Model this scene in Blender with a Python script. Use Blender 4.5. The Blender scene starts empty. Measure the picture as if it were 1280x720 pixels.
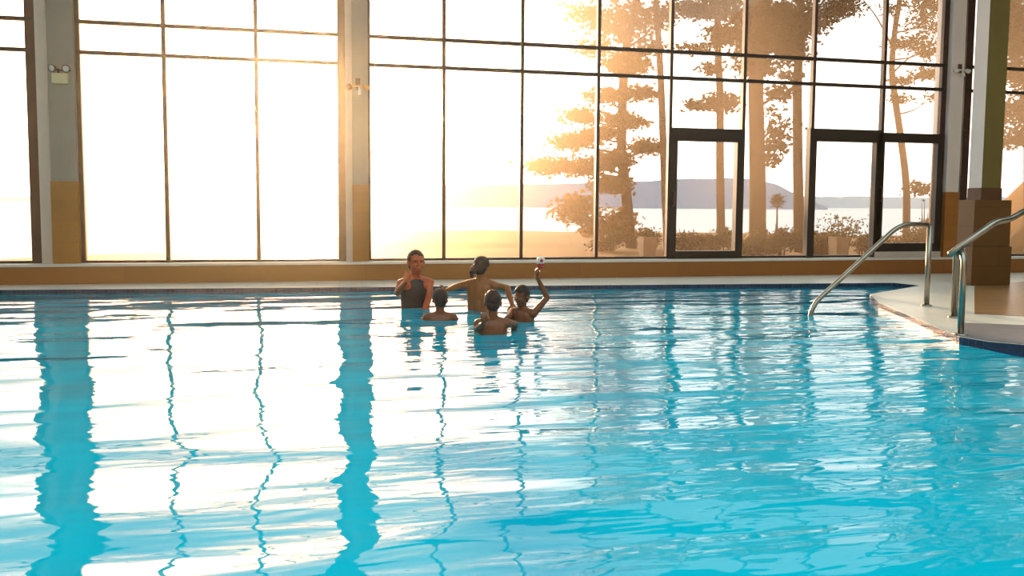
import bpy, bmesh, math, random
from mathutils import Vector, Matrix, noise
import numpy as np
random.seed(7)
C = bpy.context.scene.collection
sc = bpy.context.scene
V = Vector
R = math.radians

# ------------------------------------------------------------------ camera
CAM = V((0, 0, 1.10)); F = 1000.0; AX, AY = 640.0, 326.0
yaw, pitch, roll = R(12.2), R(4.0), R(0.42)
fw = V((math.sin(yaw) * math.cos(pitch), math.cos(yaw) * math.cos(pitch), -math.sin(pitch)))
r0 = V((math.cos(yaw), -math.sin(yaw), 0)); u0 = r0.cross(fw)
rt = r0 * math.cos(roll) + u0 * math.sin(roll); up = u0 * math.cos(roll) - r0 * math.sin(roll)
cd = bpy.data.cameras.new('camera'); cam = bpy.data.objects.new('camera', cd); C.objects.link(cam)
cd.sensor_width = 36; cd.lens = 36 * F / 1280; cd.shift_y = (AY - 360) / 1280
cam.matrix_world = Matrix(((rt.x, up.x, -fw.x, CAM.x), (rt.y, up.y, -fw.y, CAM.y), (rt.z, up.z, -fw.z, CAM.z), (0, 0, 0, 1)))
cd.clip_end = 9000; cd.clip_start = 0.05
sc.camera = cam

def ray(px, py): return fw * F + rt * (px - AX) - up * (py - AY)
def on_z(px, py, z=0.0):
    d = ray(px, py); return CAM + d * ((z - CAM.z) / d.z)
def on_y(px, py, y):
    d = ray(px, py); return CAM + d * ((y - CAM.y) / d.y)
def at_dist(px, py, D):          # D metres along the horizontal view axis
    d = ray(px, py); return CAM + d * (D / F)

# ------------------------------------------------------------------ sky, sun, exposure
SUN_AZ, SUN_EL = R(-2.6), R(6.5)
sun_dir = V((math.sin(SUN_AZ) * math.cos(SUN_EL), math.cos(SUN_AZ) * math.cos(SUN_EL), math.sin(SUN_EL)))
sc.view_settings.view_transform = 'Standard'; sc.view_settings.look = 'None'
sc.view_settings.gamma = 1; sc.view_settings.use_curve_mapping = False
sc.view_settings.exposure = 0.2
ZENITH = (1.15, 1.42, 1.42)
w = bpy.data.worlds.new('sky'); sc.world = w; w.use_nodes = True
nt = w.node_tree; nt.nodes.clear(); N = nt.nodes.new; L = nt.links.new
tc = N('ShaderNodeTexCoord'); dp = N('ShaderNodeVectorMath'); dp.operation = 'DOT_PRODUCT'
nrm = N('ShaderNodeVectorMath'); nrm.operation = 'NORMALIZE'; L(tc.outputs['Generated'], nrm.inputs[0])
L(nrm.outputs[0], dp.inputs[0]); dp.inputs[1].default_value = sun_dir
def math_n(op, a, b=None):
    n = N('ShaderNodeMath'); n.operation = op
    for i, v in enumerate((a, b)):
        if v is None: continue
        if isinstance(v, (int, float)): n.inputs[i].default_value = v
        else: L(v, n.inputs[i])
    return n.outputs[0]
ang = math_n('ARCCOSINE', math_n('MINIMUM', dp.outputs['Value'], 0.99999))
glow = math_n('MULTIPLY', math_n('POWER', 2.71828, math_n('MULTIPLY', ang, -1 / R(10.2))), 16.0)
sv = N('ShaderNodeVectorMath'); sv.operation = 'SCALE'; sv.inputs[0].default_value = (1.0, 0.93, 0.82); L(glow, sv.inputs['Scale'])
ad = N('ShaderNodeVectorMath'); ad.operation = 'ADD'; ad.inputs[1].default_value = (2.3, 2.2, 2.05); L(sv.outputs[0], ad.inputs[0])
# low bright haze layer that thins with height, clear blue above it
sx_ = N('ShaderNodeSeparateXYZ'); L(nrm.outputs[0], sx_.inputs[0]); ez = math_n('MAXIMUM', sx_.outputs['Z'], 0.0)
fall = math_n('DIVIDE', 1.0, math_n('ADD', 1.0, math_n('POWER', math_n('DIVIDE', ez, .24), 6.0)))
sh_ = N('ShaderNodeVectorMath'); sh_.operation = 'SCALE'; L(ad.outputs[0], sh_.inputs[0]); L(fall, sh_.inputs['Scale'])
blue = N('ShaderNodeVectorMath'); blue.operation = 'SCALE'; blue.inputs[0].default_value = ZENITH; L(math_n('SUBTRACT', 1.0, fall), blue.inputs['Scale'])
ad2 = N('ShaderNodeVectorMath'); ad2.operation = 'ADD'; L(sh_.outputs[0], ad2.inputs[0]); L(blue.outputs[0], ad2.inputs[1]); ad = ad2
bg = N('ShaderNodeBackground'); L(ad.outputs[0], bg.inputs['Color']); bg.inputs['Strength'].default_value = 1.0
wo = N('ShaderNodeOutputWorld'); L(bg.outputs[0], wo.inputs['Surface'])
sl = bpy.data.lights.new('sun', 'SUN'); sl.energy = 10.5; sl.angle = R(2.5); sl.color = (1, 0.72, 0.42)
so = bpy.data.objects.new('sun', sl); C.objects.link(so); so.rotation_euler = sun_dir.to_track_quat('Z', 'Y').to_euler()
cy = sc.cycles
cy.use_denoising = True; cy.max_bounces = 10; cy.diffuse_bounces = 5; cy.glossy_bounces = 4
cy.transparent_max_bounces = 24; cy.transmission_bounces = 6; cy.sample_clamp_indirect = 8.0
cy.caustics_reflective = False; cy.caustics_refractive = False

# ------------------------------------------------------------------ materials
def mat(name, col, rough=0.6, metal=0.0, var=0.0, scale=5.0, col2=None, bump=0.0, spec=0.5, stretch=(1, 1, 1)):
    m = bpy.data.materials.new(name); m.use_nodes = True
    t = m.node_tree; b = t.nodes['Principled BSDF']
    b.inputs['Roughness'].default_value = rough; b.inputs['Metallic'].default_value = metal
    b.inputs['Specular IOR Level'].default_value = spec
    c2 = col2 if col2 else tuple(max(0, c * (1 - var)) for c in col)
    co = t.nodes.new('ShaderNodeTexCoord'); mp = t.nodes.new('ShaderNodeMapping'); mp.inputs['Scale'].default_value = stretch
    t.links.new(co.outputs['Object'], mp.inputs[0])
    nz = t.nodes.new('ShaderNodeTexNoise'); nz.inputs['Scale'].default_value = scale; nz.inputs['Detail'].default_value = 4
    t.links.new(mp.outputs[0], nz.inputs['Vector'])
    rp = t.nodes.new('ShaderNodeValToRGB'); rp.color_ramp.elements[0].position = .35; rp.color_ramp.elements[1].position = .65
    rp.color_ramp.elements[0].color = (*c2, 1); rp.color_ramp.elements[1].color = (*col, 1)
    t.links.new(nz.outputs['Fac'], rp.inputs[0]); t.links.new(rp.outputs[0], b.inputs['Base Color'])
    if bump:
        bp = t.nodes.new('ShaderNodeBump'); bp.inputs['Strength'].default_value = bump; bp.inputs['Distance'].default_value = .02
        t.links.new(nz.outputs['Fac'], bp.inputs['Height']); t.links.new(bp.outputs[0], b.inputs['Normal'])
    return m

def brick_mat(name, c1, c2, mortar, bw, bh, ms=.006, rough=.5, offset=.5, bump=.3, plane='xz'):
    m = bpy.data.materials.new(name); m.use_nodes = True; t = m.node_tree; b = t.nodes['Principled BSDF']
    co = t.nodes.new('ShaderNodeTexCoord'); sp = t.nodes.new('ShaderNodeSeparateXYZ'); cb = t.nodes.new('ShaderNodeCombineXYZ')
    t.links.new(co.outputs['Object'], sp.inputs[0])
    if plane == 'xz':
        s = t.nodes.new('ShaderNodeMath'); s.operation = 'ADD'
        t.links.new(sp.outputs['X'], s.inputs[0]); t.links.new(sp.outputs['Y'], s.inputs[1])
        t.links.new(s.outputs[0], cb.inputs['X']); t.links.new(sp.outputs['Z'], cb.inputs['Y'])
    else:
        t.links.new(sp.outputs['X'], cb.inputs['X']); t.links.new(sp.outputs['Y'], cb.inputs['Y'])
    br = t.nodes.new('ShaderNodeTexBrick'); br.inputs['Scale'].default_value = 1; br.offset = offset
    br.inputs['Brick Width'].default_value = bw; br.inputs['Row Height'].default_value = bh; br.inputs['Mortar Size'].default_value = ms
    br.inputs['Color1'].default_value = (*c1, 1); br.inputs['Color2'].default_value = (*c2, 1); br.inputs['Mortar'].default_value = (*mortar, 1)
    t.links.new(cb.outputs[0], br.inputs['Vector']); t.links.new(br.outputs['Color'], b.inputs['Base Color'])
    bp = t.nodes.new('ShaderNodeBump'); bp.inputs['Strength'].default_value = bump; bp.inputs['Distance'].default_value = .004; bp.invert = True
    t.links.new(br.outputs['Fac'], bp.inputs['Height']); t.links.new(bp.outputs[0], b.inputs['Normal'])
    b.inputs['Roughness'].default_value = rough
    return m

def leaf_mat(name, col, col2, trans=.45):
    m = bpy.data.materials.new(name); m.use_nodes = True; t = m.node_tree; t.nodes.clear()
    co = t.nodes.new('ShaderNodeTexCoord'); nz = t.nodes.new('ShaderNodeTexNoise'); nz.inputs['Scale'].default_value = .8
    t.links.new(co.outputs['Object'], nz.inputs['Vector'])
    rp = t.nodes.new('ShaderNodeValToRGB'); rp.color_ramp.elements[0].position = .4; rp.color_ramp.elements[1].position = .6
    rp.color_ramp.elements[0].color = (*col, 1); rp.color_ramp.elements[1].color = (*col2, 1); t.links.new(nz.outputs['Fac'], rp.inputs[0])
    d = t.nodes.new('ShaderNodeBsdfDiffuse'); tr = t.nodes.new('ShaderNodeBsdfTranslucent'); mx = t.nodes.new('ShaderNodeMixShader')
    for n in (d, tr): t.links.new(rp.outputs[0], n.inputs['Color'])
    mx.inputs[0].default_value = trans; t.links.new(d.outputs[0], mx.inputs[1]); t.links.new(tr.outputs[0], mx.inputs[2])
    o = t.nodes.new('ShaderNodeOutputMaterial'); t.links.new(mx.outputs[0], o.inputs[0])
    return m

def glass_mat():
    m = bpy.data.materials.new('glare_veil_glass'); m.use_nodes = True; t = m.node_tree; t.nodes.clear()
    tr = t.nodes.new('ShaderNodeBsdfTransparent'); tr.inputs[0].default_value = (.97, .965, .95, 1)
    hz = t.nodes.new('ShaderNodeBsdfRefraction'); hz.inputs['Roughness'].default_value = .62; hz.inputs['IOR'].default_value = 1.35
    hz.inputs['Color'].default_value = (1.0, .56, .27, 1)  # orange scatter lobe imitates the sun's glow spreading over the panes
    mx = t.nodes.new('ShaderNodeMixShader'); mx.inputs[0].default_value = GLARE_VEIL
    t.links.new(tr.outputs[0], mx.inputs[1]); t.links.new(hz.outputs[0], mx.inputs[2])
    gl = t.nodes.new('ShaderNodeBsdfGlossy'); gl.inputs['Roughness'].default_value = .02
    fr = t.nodes.new('ShaderNodeFresnel'); fr.inputs[0].default_value = 1.45
    m2 = t.nodes.new('ShaderNodeMixShader'); t.links.new(fr.outputs[0], m2.inputs[0])
    t.links.new(mx.outputs[0], m2.inputs[1]); t.links.new(gl.outputs[0], m2.inputs[2])
    o = t.nodes.new('ShaderNodeOutputMaterial'); t.links.new(m2.outputs[0], o.inputs[0])
    return m
GLARE_VEIL = .22

def water_mat():
    m = bpy.data.materials.new('pool_water'); m.use_nodes = True; t = m.node_tree; t.nodes.clear(); n = t.nodes.new; l = t.links.new
    co = n('ShaderNodeTexCoord')
    def layer(scale, sx, sy, dist, strength, prev, detail=2, rot=0, mod=None):
        mp = n('ShaderNodeMapping'); mp.inputs['Scale'].default_value = (sx, sy, 1); mp.inputs['Rotation'].default_value = (0, 0, rot)
        l(co.outputs['Object'], mp.inputs[0])
        nz = n('ShaderNodeTexNoise'); nz.inputs['Scale'].default_value = scale; nz.inputs['Detail'].default_value = detail; nz.inputs['Roughness'].default_value = .45
        nz.inputs['Distortion'].default_value = .3
        l(mp.outputs[0], nz.inputs['Vector'])
        b = n('ShaderNodeBump'); b.inputs['Distance'].default_value = dist; b.inputs['Strength'].default_value = strength
        l(nz.outputs['Fac'], b.inputs['Height'])
        if prev: l(prev.outputs[0], b.inputs['Normal'])
        if mod: l(mod, b.inputs['Strength'])
        return b
    # ripples are livelier towards the right-hand side and around the bathers
    sp = n('ShaderNodeSeparateXYZ'); l(co.outputs['Object'], sp.inputs[0])
    mr = n('ShaderNodeMapRange'); mr.inputs[1].default_value = -1.0; mr.inputs[2].default_value = 3.2; mr.inputs[3].default_value = .35; mr.inputs[4].default_value = 1.0
    l(sp.outputs['X'], mr.inputs[0])
    b1 = layer(1.0, .5, 1.5, .068, 1, None, 1, R(-6))
    b2 = layer(3.2, .55, 2.1, .018, 1, b1, 2, R(-12), mr.outputs[0])
    b3 = layer(9.0, .8, 1.6, .0013, 1, b2, 2, R(8), mr.outputs[0])
    fr = n('ShaderNodeFresnel'); fr.inputs[0].default_value = 1.33; l(b3.outputs[0], fr.inputs['Normal'])
    gl = n('ShaderNodeBsdfGlossy'); gl.inputs['Roughness'].default_value = .018; l(b3.outputs[0], gl.inputs['Normal'])
    tr = n('ShaderNodeBsdfTransparent'); tr.inputs[0].default_value = WATER_T
    df = n('ShaderNodeBsdfDiffuse'); df.inputs[0].default_value = WATER_D
    mx = n('ShaderNodeMixShader'); mx.inputs[0].default_value = .6; l(tr.outputs[0], mx.inputs[1]); l(df.outputs[0], mx.inputs[2])
    m2 = n('ShaderNodeMixShader'); l(fr.outputs[0], m2.inputs[0]); l(mx.outputs[0], m2.inputs[1]); l(gl.outputs[0], m2.inputs[2])
    o = n('ShaderNodeOutputMaterial'); l(m2.outputs[0], o.inputs[0])
    return m
WATER_T = (.06, .88, .98, 1); WATER_D = (.0, .64, .94, 1)

M = dict(
    plaster=mat('grey_plaster', (.29, .28, .25), .7, var=.08, scale=3),
    cream=mat('cream_paint', (.72, .60, .52), .5, var=.06),
    white=mat('white_stone', (.80, .76, .70), .45, var=.08, scale=6),
    stone=brick_mat('honey_stone', (.42, .16, .018), (.36, .13, .014), (.36, .13, .02), .9, .14, .006),
    sill=brick_mat('honey_sill_stone', (.34, .125, .02), (.30, .11, .016), (.26, .09, .014), 1.6, .5, .004),
    stone2=brick_mat('shaded_column_stone', (.14, .062, .010), (.12, .052, .008), (.09, .035, .006), .9, .28, .005),  # honey stone darkened, shade of the column base put into its colour
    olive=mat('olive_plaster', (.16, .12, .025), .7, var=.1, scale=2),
    pale=mat('pale_and_lit_plaster', (.90, .80, .76), .6, var=.05, scale=3),
    darkbrown=mat('dark_brown_trim', (.10, .035, .012), .5, var=.2),
    frame=mat('brown_frame', (.04, .011, .005), .4, var=.25, scale=9),
    frame2=mat('dark_frame', (.010, .004, .003), .45, var=.25, scale=9),
    ceiling=mat('ceiling_paint', (.13, .13, .13), .8, var=.05),
    wall=mat('wall_paint', (.30, .24, .17), .8, var=.05),
    deck=brick_mat('pale_deck_tile', (.86, .79, .68), (.89, .82, .71), (.74, .65, .54), .3, .3, .004, .35, 0, .2, 'xy'),
    tan=brick_mat('tan_deck_tile', (.30, .15, .055), (.38, .20, .08), (.30, .15, .06), .6, .12, .005, .3, .5, .2, 'xy'),
    greystone=mat('grey_coping', (.20, .18, .19), .5, var=.15, scale=8),
    tile=brick_mat('navy_mosaic', (.006, .03, .08), (.012, .06, .15), (.03, .07, .10), .05, .05, .004, .25, 0, .3),
    basin=brick_mat('turquoise_tile', (.42, .86, .92), (.46, .88, .93), (.36, .76, .82), .2, .2, .006, .4, 0, .1, 'xy'),
    basinwall=brick_mat('turquoise_wall_tile', (.30, .80, .90), (.33, .82, .91), (.26, .70, .80), .2, .2, .006, .4, 0, .1),
    step=mat('reflection_white_step', (.85, .88, .86), .5, var=.05),
    navystep=mat('navy_step', (.008, .05, .14), .12, var=.3, scale=12),
    steel=mat('brushed_steel', (.36, .33, .28), .28, 1.0, var=.1, scale=20, stretch=(1, 1, .1)),
    glass=glass_mat(), water=water_mat(),
    sea=mat('sea_water', (.38, .42, .46), .5, var=.12, scale=.02, spec=.35, stretch=(.4, 2, 1)),
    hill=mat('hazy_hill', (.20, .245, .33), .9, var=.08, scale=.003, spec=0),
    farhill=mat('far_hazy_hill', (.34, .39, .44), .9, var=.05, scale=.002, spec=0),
    sand=mat('sand_bank', (.25, .115, .045), .95, var=.25, scale=.35, spec=.05, stretch=(1, 1, 1)),
    grass=mat('dune_grass', (.10, .055, .018), .95, var=.4, scale=.8, spec=.05),
    bark=mat('pine_bark', (.12, .05, .022), .9, var=.45, scale=5, bump=.6, spec=.1, stretch=(1, 1, .25)),
    needles=leaf_mat('sunlit_needles', (.14, .07, .02), (.24, .12, .04)),  # golden backlight mixed into the leaf colour
    needles2=leaf_mat('shaded_needles', (.028, .015, .006), (.05, .027, .010), .3),  # darker copy of the needles, shade put into the colour
    shrub=leaf_mat('shrub_leaves', (.06, .036, .010), (.11, .065, .022)),
    planter=mat('weathered_planter', (.30, .17, .09), .8, var=.2, scale=6),
    skin=mat('skin', (.32, .10, .025), .45, var=.12, scale=14),
    skin2=mat('ruddy_skin', (.52, .10, .026), .5, var=.15, scale=12),
    skin3=mat('brown_skin', (.19, .055, .015), .45, var=.12, scale=14),
    hair=mat('dark_hair', (.012, .005, .003), .6, var=.4, scale=60, bump=.5, stretch=(1, 1, .2)),
    hair2=mat('brown_hair', (.045, .015, .007), .6, var=.4, scale=60, bump=.5, stretch=(1, 1, .2)),
    suit=mat('black_swimsuit', (.012, .010, .012), .5, var=.2),
    suit2=mat('dark_red_swimsuit', (.10, .012, .012), .5, var=.2),
    eye=mat('eye_white', (.16, .10, .07), .2, var=.02), lip=mat('lip_skin', (.30, .05, .03), .4, var=.1),
    red=mat('red_plastic', (.62, .02, .012), .3, var=.05), toywhite=mat('white_plastic', (.85, .82, .76), .3, var=.03),
    box=mat('cream_plastic', (.62, .58, .36), .4, var=.04), black=mat('black_plastic', (.015, .015, .015), .4, var=.1),
    lens=mat('lamp_lens', (.6, .6, .6), .1, var=.02), brass=mat('brass_metal', (.55, .30, .12), .35, .6, var=.1),
)

# ------------------------------------------------------------------ helpers
def link(name, me, m, parent=None, smooth=False):
    o = bpy.data.objects.new(name, me); C.objects.link(o)
    if m: me.materials.append(m)
    if parent: o.parent = parent; 
    if smooth:
        for p in me.polygons: p.use_smooth = True
    return o
def obj(name, bm, m, parent=None, smooth=False):
    me = bpy.data.meshes.new(name); bmesh.ops.recalc_face_normals(bm, faces=bm.faces[:]); bm.to_mesh(me); bm.free()
    return link(name, me, m, parent, smooth)
def tag(o, label=None, cat=None, group=None, kind=None):
    if label: o['label'] = label
    if cat: o['category'] = cat
    if group: o['group'] = group
    if kind: o['kind'] = kind
    return o
def empty(name, loc=(0, 0, 0)):
    o = bpy.data.objects.new(name, None); C.objects.link(o); o.location = loc; o.empty_display_size = .1
    bpy.context.view_layer.update(); return o
def adopt(o, parent):
    o.parent = parent; o.matrix_parent_inverse = Matrix.Translation(parent.location).inverted(); return o
def box(bm, x0, y0, z0, x1, y1, z1, bev=0.0):
    r = bmesh.ops.create_cube(bm, size=1)
    for v in r['verts']:
        v.co = V(((x0 + x1) / 2 + v.co.x * (x1 - x0), (y0 + y1) / 2 + v.co.y * (y1 - y0), (z0 + z1) / 2 + v.co.z * (z1 - z0)))
    if bev:
        es = list({e for v in r['verts'] for e in v.link_edges})
        bmesh.ops.bevel(bm, geom=es, offset=bev, segments=2, affect='EDGES', profile=.5)
def tube(bm, pts, rad, seg=12, cap=True):
    pts = [V(p) for p in pts]; n = len(pts); rr = rad if hasattr(rad, '__len__') else [rad] * n
    rings = []; pn = None
    for i, p in enumerate(pts):
        t = (pts[min(i + 1, n - 1)] - pts[max(i - 1, 0)]).normalized()
        if pn is None: a = t.orthogonal().normalized()
        else: a = (pn - t * pn.dot(t)).normalized()
        pn = a; b = t.cross(a)
        rings.append([bm.verts.new(p + (a * math.cos(2 * math.pi * k / seg) + b * math.sin(2 * math.pi * k / seg)) * rr[i]) for k in range(seg)])
    for i in range(n - 1):
        for k in range(seg):
            bm.faces.new((rings[i][k], rings[i][(k + 1) % seg], rings[i + 1][(k + 1) % seg], rings[i + 1][k]))
    if cap: bm.faces.new(rings[0][::-1]); bm.faces.new(rings[-1])
def spline(pts, n=8):
    pts = [V(p) for p in pts]; out = []
    for i in range(len(pts) - 1):
        p0 = pts[max(i - 1, 0)]; p1 = pts[i]; p2 = pts[i + 1]; p3 = pts[min(i + 2, len(pts) - 1)]
        for k in range(n):
            t = k / n
            out.append(.5 * ((2 * p1) + (p2 - p0) * t + (2 * p0 - 5 * p1 + 4 * p2 - p3) * t * t + (3 * p1 - p0 - 3 * p2 + p3) * t ** 3))
    out.append(pts[-1]); return out
def rounded(pts, r, n=8):
    """polyline with filleted corners"""
    pts = [V(p) for p in pts]; out = [pts[0]]
    for i in range(1, len(pts) - 1):
        a = (pts[i - 1] - pts[i]); b = (pts[i + 1] - pts[i]); q = min(r, a.length * .45, b.length * .45)
        A = pts[i] + a.normalized() * q; B = pts[i] + b.normalized() * q
        for k in range(n + 1):
            t = k / n; out.append(A * (1 - t) ** 2 + pts[i] * 2 * t * (1 - t) + B * t * t)
    out.append(pts[-1]); return out
def prism(bm, poly, z0, z1):
    lo = [bm.verts.new((p[0], p[1], z0)) for p in poly]; hi = [bm.verts.new((p[0], p[1], z1)) for p in poly]; n = len(poly)
    bm.faces.new(lo[::-1]); bm.faces.new(hi)
    for i in range(n): bm.faces.new((lo[i], lo[(i + 1) % n], hi[(i + 1) % n], hi[i]))
def ell(bm, c, rad, rot=None, seg=20):
    r = bmesh.ops.create_uvsphere(bm, u_segments=seg, v_segments=seg // 2 + 2, radius=1)
    for v in r['verts']:
        p = V((v.co.x * rad[0], v.co.y * rad[1], v.co.z * rad[2]))
        if rot is not None: p = rot @ p
        v.co = p + V(c)

# ------------------------------------------------------------------ room shell
W = 11.85                      # plane of the windows
GAP = .12
X0, X1, Y0, H = -9.5, 17.0, -5.0, 6.6
wz = -.06                      # water level
ZB = -1.15                     # pool bottom
LEDGE = .27
zw_top = 5.35
def wx(px, py=200, y=W): return on_y(px, py, y).x
z1 = (on_y(97, 24.5, W).z + on_y(650, 59.5, W).z + on_y(1170, 79.5, W).z) / 3
z2 = (on_y(97, 65, W).z + on_y(650, 93.5, W).z + on_y(1170, 108, W).z) / 3

# pool outline (anticlockwise seen from above is not needed)
eL = on_z(0, 362.5); eR = on_z(1118, 353.5)
sl_ = (eR.y - eL.y) / (eR.x - eL.x)
def edge_y(x): return eL.y + sl_ * (x - eL.x)
PX0 = -8.3
corner = on_z(1150, 357)
pool = [V((PX0, edge_y(PX0), 0)), V((eR.x, edge_y(eR.x), 0)), corner, on_z(1087, 367.5), on_z(1098, 378), on_z(1122, 388),
        on_z(1150, 400), on_z(1175, 411), on_z(1199, 421), on_z(1235, 427), on_z(1280, 431), on_z(1400, 447), on_z(1560, 470)]
PX1 = pool[-1].x
pool += [V((PX1 + .3, 1.0, 0)), V((PX1, .55, 0)), V((PX0, .55, 0))]

# floor with the pool opening: solid slab cut as polygons strips
def floor_mesh():
    bm = bmesh.new()
    outer = [V((X0, Y0, 0)), V((X1, Y0, 0)), V((X1, W + .1, 0)), V((X0, W + .1, 0))]
    vo = [bm.verts.new(p) for p in outer]; vi = [bm.verts.new((p.x, p.y, 0)) for p in pool]
    es = [bm.edges.new((vo[i], vo[(i + 1) % 4])) for i in range(4)] + [bm.edges.new((vi[i], vi[(i + 1) % len(vi)])) for i in range(len(vi))]
    bmesh.ops.triangle_fill(bm, edges=es, use_beauty=True)
    # drop triangles that fell inside the pool
    def inside(p):
        c = False; n = len(pool)
        for i in range(n):
            a, b = pool[i], pool[i - 1]
            if (a.y > p.y) != (b.y > p.y) and p.x < (b.x - a.x) * (p.y - a.y) / (b.y - a.y) + a.x: c = not c
        return c
    bad = [f for f in bm.faces if inside(f.calc_center_median())]
    bmesh.ops.delete(bm, geom=bad, context='FACES_ONLY')
    for f in bm.faces:
        if f.normal.z < 0: f.normal_flip()
    return bm
me = bpy.data.meshes.new('floor'); b_ = floor_mesh(); b_.to_mesh(me); b_.free()
fl = link('floor', me, M['deck']); tag(fl, 'pale tiled pool deck around the water', kind='structure')
def strip(name, poly, z0, z1, m):
    bm = bmesh.new(); lo = [bm.verts.new((p.x, p.y, z0)) for p in poly]; hi = [bm.verts.new((p.x, p.y, z1)) for p in poly]; n = len(poly)
    for i in range(n): bm.faces.new((lo[i], lo[(i + 1) % n], hi[(i + 1) % n], hi[i]))
    return obj(name, bm, m)
bm = bmesh.new()
n = len(pool)
for i in range(n):
    a, b = pool[i], pool[(i + 1) % n]; q = [bm.verts.new((p.x, p.y, z)) for p, z in ((a, -.2), (b, -.2), (b, 0), (a, 0))]; bm.faces.new(q)
tag(obj('trim_1', bm, M['tile']), 'navy mosaic waterline tiles along the pool edge', kind='structure')
tag(strip('pool_wall', pool, ZB, -.2, M['basinwall']), 'turquoise tiled wall of the pool basin', kind='structure')
PXM = max(p.x for p in pool)
bm = bmesh.new(); prism(bm, [(PX0 - .2, .3), (PXM + .6, .3), (PXM + .6, edge_y(PX0) + .3), (PX0 - .2, edge_y(PX0) + .3)], ZB - .15, ZB)
tag(obj('pool_floor', bm, M['basin']), 'turquoise tiled pool bottom', kind='structure')

# water
bm = bmesh.new(); vs = [bm.verts.new((p.x, p.y, wz)) for p in pool]
fa = bm.faces.new(vs)
bmesh.ops.triangulate(bm, faces=[fa])
for f in bm.faces:
    f.normal_update()
    if f.normal.z < 0: f.normal_flip()
me = bpy.data.meshes.new('pool_water'); bm.to_mesh(me); bm.free()
tag(link('pool_water', me, M['water']), 'rippling turquoise pool water mirroring the bright windows', 'water', kind='stuff')

# submerged entry step, its white partly imitating reflected sky, and navy ledge at right
def pz(px, py, z): p = on_z(px, py, z); return (p.x, p.y)
bm = bmesh.new()
prism(bm, [pz(1060, 371, 0), pz(1088, 367, 0), pz(1098, 378, 0), pz(1122, 388, 0), pz(1150, 400, 0), pz(1199, 421, 0), pz(1185, 428, 0), pz(1100, 408, 0), pz(1060, 392, 0)], ZB, -.14)
tag(obj('pool_step', bm, M['step']), 'submerged entry step at the pool edge, whitened in place of reflected sky', kind='structure')
bm = bmesh.new()
a = on_z(1199, 421.5); b = on_z(1280, 447.5, wz); d = (b - V((a.x, a.y, wz)))
far_ = V((a.x, a.y, wz)) + d * 3.2
prism(bm, [(a.x, a.y), (b.x, b.y), (far_.x, far_.y), (pool[12].x, pool[12].y), (pool[11].x, pool[11].y), (pool[10].x, pool[10].y), (pool[9].x, pool[9].y)], ZB, wz + .004)
tag(obj('pool_ledge', bm, M['navystep']), 'navy tiled ledge level with the water beside the handrail', kind='structure')

# tan and grey floor zones on the right
bm = bmesh.new()
p = [on_z(1218, 358), on_z(1218, 392.5), on_z(1420, 402), on_z(1700, 410), on_z(1500, 352), on_z(1300, 350)]
prism(bm, [(q.x, min(q.y, W - .35)) for q in p], 0.0, .004)
tag(obj('floor_tan', bm, M['tan']), 'tan tiled floor around the stone column', kind='structure')
bm = bmesh.new()
p = [on_z(1203, 404), on_z(1200, 420.5), on_z(1235, 426.5), on_z(1280, 430.5), on_z(1400, 446.5), on_z(1560, 469), on_z(1600, 430), on_z(1280, 407)]
prism(bm, [(q.x, q.y) for q in p], 0.0, .006)
tag(obj('trim_2', bm, M['greystone']), 'grey stone coping at the right pool edge', kind='structure')

# walls and ceiling
def slab(name, m, label, *bx_):
    bm = bmesh.new()
    for b in bx_: box(bm, *b)
    o = obj(name, bm, m); tag(o, label, kind='structure'); return o
slab('wall_left', M['wall'], 'side wall left of the pool', (X0 - .2, Y0, 0, X0, W + .3, H))
slab('wall_right', M['wall'], 'side wall right of the pool', (X1, Y0, 0, X1 + .2, W + .3, H))
slab('wall_back', M['wall'], 'wall behind the viewer', (X0 - .2, Y0 - .2, 0, X1 + .2, Y0, H))
SKY_X0, SKY_X1, SKY_Y0, SKY_Y1 = -7.0, 11.5, -3.5, 6.2      # unseen roof opening, added to brighten the near half of the pool
slab('ceiling', M['ceiling'], 'pale ceiling of the pool hall with an opening added to light the water', (X0 - .2, Y0 - .2, H, SKY_X0, W + .3, H + .2), (SKY_X1, Y0 - .2, H, X1 + .2, W + .3, H + .2),
     (SKY_X0, Y0 - .2, H, SKY_X1, SKY_Y0, H + .2), (SKY_X0, SKY_Y1, H, SKY_X1, W + .3, H + .2))
# bays: (frame px left, mullions px, frame px right)
xa0, xa1 = X0 + .4, wx(50)
bays = [
    dict(x0=xa0, x1=wx(50), mull=[wx(-60), wx(-170)], fr=.125, fl=.09),
    dict(x0=wx(97.5), x1=wx(432), mull=[wx(208), wx(322)], fr=.11, fl=.07),
    dict(x0=wx(459), x1=wx(1184), mull=[wx(554.5), wx(651.5), wx(746), wx(836), wx(927), wx(1013), wx(1100)], fr=.20, fl=.05),
    dict(x0=wx(1200), x1=X1 - .5, mull=[wx(1310), wx(1420), wx(1540)], fr=.1, fl=.14),
]
# window-wall masonry: sill band and band above the glass
slab('wall_front', M['wall'], 'beam and wall band above the tall windows', (X0, W - .05, zw_top, X1, W + .25, H))
slab('trim_3', M['sill'], 'honey stone sill band below the tall windows', (X0, W - GAP - .1, 0, X1, W + .25, LEDGE - .035))
slab('trim_4', M['white'], 'cream ledge on top of the stone sill', (X0, W - GAP - .12, LEDGE - .035, X1, W + .25, LEDGE))

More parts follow.
